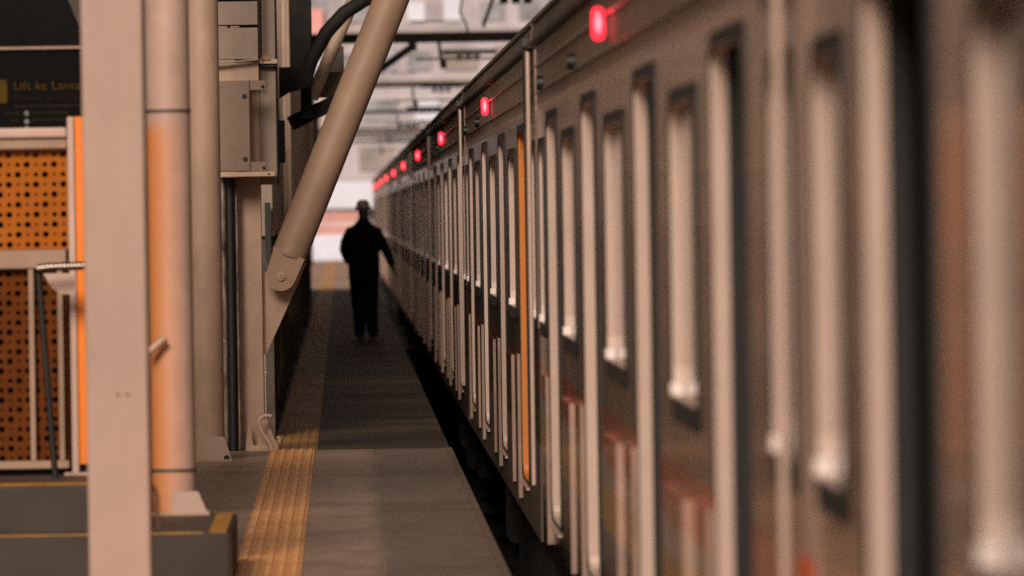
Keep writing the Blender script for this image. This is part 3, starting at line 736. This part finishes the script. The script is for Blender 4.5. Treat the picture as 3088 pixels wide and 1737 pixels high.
loft(b, [(0, 0, .74, .190, .130), (0, 0, .80, .195, .135), (0, 0, .95, .196, .138), (0, .005, 1.10, .196, .130), (0, .005, 1.25, .205, .128),
         (0, 0, 1.32, .205, .118), (0, 0, 1.375, .172, .104), (0, .002, 1.425, .112, .084), (0, .008, 1.475, .066, .066), (0, .012, 1.50, .062, .064)])
limb(b, [(-.160, 0, 1.325), (-.222, -.005, 1.20), (-.240, .01, 1.11), (-.205, .11, 1.00), (-.185, .16, .965)], [.070, .068, .062, .054, .048])
limb(b, [(.160, 0, 1.32), (.222, -.01, 1.20), (.270, -.03, 1.11), (.318, -.025, .99), (.336, -.02, .935)], [.070, .067, .060, .052, .047])
fused(b, 'jacket', M['jacket'], t)
b = MB()
loft(b, [(0, 0, .72, .165, .125), (0, 0, .80, .178, .125), (0, 0, .96, .175, .12)])
limb(b, [(-.088, 0, .76), (-.074, .03, .50), (-.066, -.025, .25), (-.066, -.055, .085)], [.102, .094, .080, .070])
limb(b, [(.088, 0, .76), (.078, .06, .50), (.084, .10, .26), (.098, .125, .09)], [.102, .094, .080, .070])
fused(b, 'trousers', M['trousers'], t)
o = skinned('shoe', [(-.055, -.10, .055), (-.055, -.02, .05), (-.06, .11, .038)], [(0, 1), (1, 2)], [.045, .048, .042], M['shoe'], t)
MB().box(-.098, -.014, -.15, .15, .0, .018, .006).build('sole', M['sole'], o)
o = skinned('shoe', [(.088, .08, .06), (.09, .15, .055), (.095, .28, .04)], [(0, 1), (1, 2)], [.045, .048, .042], M['shoe'], t)
MB().box(.048, .134, .03, .33, .0, .018, .006).build('sole', M['sole'], o)
b = MB(); loft(b, [(0, .012, 1.615, .0805, .096), (0, .012, 1.65, .085, .100), (0, .014, 1.685, .080, .094), (0, .016, 1.712, .060, .072), (0, .018, 1.724, .030, .036)])
fused(b, 'hair', M['hair'], t, .006, 3)
b = MB()
for sx in (-1, 1): b.tube([(sx * .078, .03, 1.585), (sx * .090, .025, 1.61), (sx * .086, .03, 1.635)], .010, 8)
b.build('ear', M['skin'], t)
b = MB().prism([(-.012, 1.585), (.012, 1.585), (.004, 1.635), (-.004, 1.635)], .10, .128); b.build('nose', M['skin'], t)

# ---------------------------------------------------------------- far end: barrier, tree, buildings
t = thing('end_barrier', (-2, 232, 0), 'white wall with faded red bands at the far end of the platform', 'wall')
PB().box(-12, .55, 232, 232.3, -1.35, .80).put('white_wall', M['barrier_white'], t)
PB().box(-12, .55, 232.02, 232.28, .801, 1.08).put('red_band', M['barrier_red'], t)
PB().box(-12, .55, 232.02, 232.28, 1.081, 1.20).put('pale_band', M['barrier_pale'], t)
PB().box(-12, .55, 232.02, 232.28, 1.201, 1.55).put('red_band', M['barrier_red'], t)

t = thing('apartment_building', (5, 420, -1.6), 'large pale building with rows of windows filling the blurred background', 'building')
PB().box(-60, 70, 421, 436, -1.6, 44).put('wall', M['facade'], t)
for k in range(14):
    z = 3.2 + k * 2.9
    PB().box(-60, 70, 420.55, 420.99, z, z + .20).put('floor_slab', M['facade_slab'], t)
cnt = 0
for k in range(7):
    z = 3.9 + k * 2.9 - 2.9
    x = -9.0
    while x < 19 and cnt < 95:
        w = random.choice((1.0, 1.4, 2.0)); h = random.uniform(1.0, 1.5); m = M[random.choice(('facade_win', 'facade_win', 'facade_white', 'facade_slab'))]
        if random.random() < .07: m = M['facade_slab']
        PB().box(x, x + w, 420.86, 421.02, z, z + h).put('window', m, t); cnt += 1
        x += w + random.uniform(.5, 1.2)
PB().box(-3.2, -.9, 420.4, 420.54, 11.3, 13.4).put('awning', M['facade_pink'], t)
PB().box(-6, 5, 419.6, 420.5, 1.7, 3.3).put('porch', M['facade_white'], t)

# ---------------------------------------------------------------- light
sd = Vector((.20, .85, -.48)).normalized()
elev = math.asin(-sd.z); az = math.atan2(-sd.x, -sd.y)
w = bpy.data.worlds.new('World'); S.world = w; w.use_nodes = True
nt = w.node_tree; bg = nt.nodes['Background']
sky = nt.nodes.new('ShaderNodeTexSky'); sky.sky_type = 'NISHITA'; sky.sun_disc = False
sky.sun_elevation = elev; sky.sun_rotation = az; sky.dust_density = 4; sky.air_density = 1
hs = nt.nodes.new('ShaderNodeHueSaturation'); hs.inputs['Saturation'].default_value = .30      # hazy, whitish sky
tint = nt.nodes.new('ShaderNodeMix'); tint.data_type = 'RGBA'; tint.blend_type = 'MULTIPLY'; tint.inputs['Factor'].default_value = 1
tint.inputs['B'].default_value = (1.0, .77, .61, 1)
nt.links.new(sky.outputs['Color'], hs.inputs['Color']); nt.links.new(hs.outputs['Color'], tint.inputs['A'])
nt.links.new(tint.outputs['Result'], bg.inputs['Color']); bg.inputs['Strength'].default_value = .045
sl = bpy.data.lights.new('sun', 'SUN'); sl.energy = 3.1; sl.angle = math.radians(20); sl.color = (1, .84, .71)
so = bpy.data.objects.new('sun', sl); C.objects.link(so); so.rotation_euler = sd.to_track_quat('-Z', 'Y').to_euler(); so.location = (-10, -20, 30)

# ---------------------------------------------------------------- camera
F = 18095.0
cy = Vector((-428 / F, 194.5 / F, -1)).normalized()
cz = Vector((-.0155, 1, 0)); cz = (cz - cy * cz.dot(cy)).normalized()
cx_ = cy.cross(cz)
Rm = Matrix((cx_, cy, cz))                      # rows: world axes in camera space -> camera basis in world
cam = bpy.data.cameras.new('camera'); co = bpy.data.objects.new('camera', cam); C.objects.link(co)
co.matrix_world = Matrix.Translation((0, 0, 1.57)) @ Rm.to_4x4()
cam.sensor_width = 36; cam.lens = 36 * F / 2576
cam.clip_start = .5; cam.clip_end = 3000
cam.dof.use_dof = True; cam.dof.focus_distance = 46; cam.dof.aperture_fstop = 4.7
S.camera = co
S.view_settings.view_transform = 'Standard'; S.view_settings.look = 'None'; S.view_settings.exposure = 0
S.cycles.max_bounces = 8
S.cycles.use_denoising = False      # keep the film-like grain
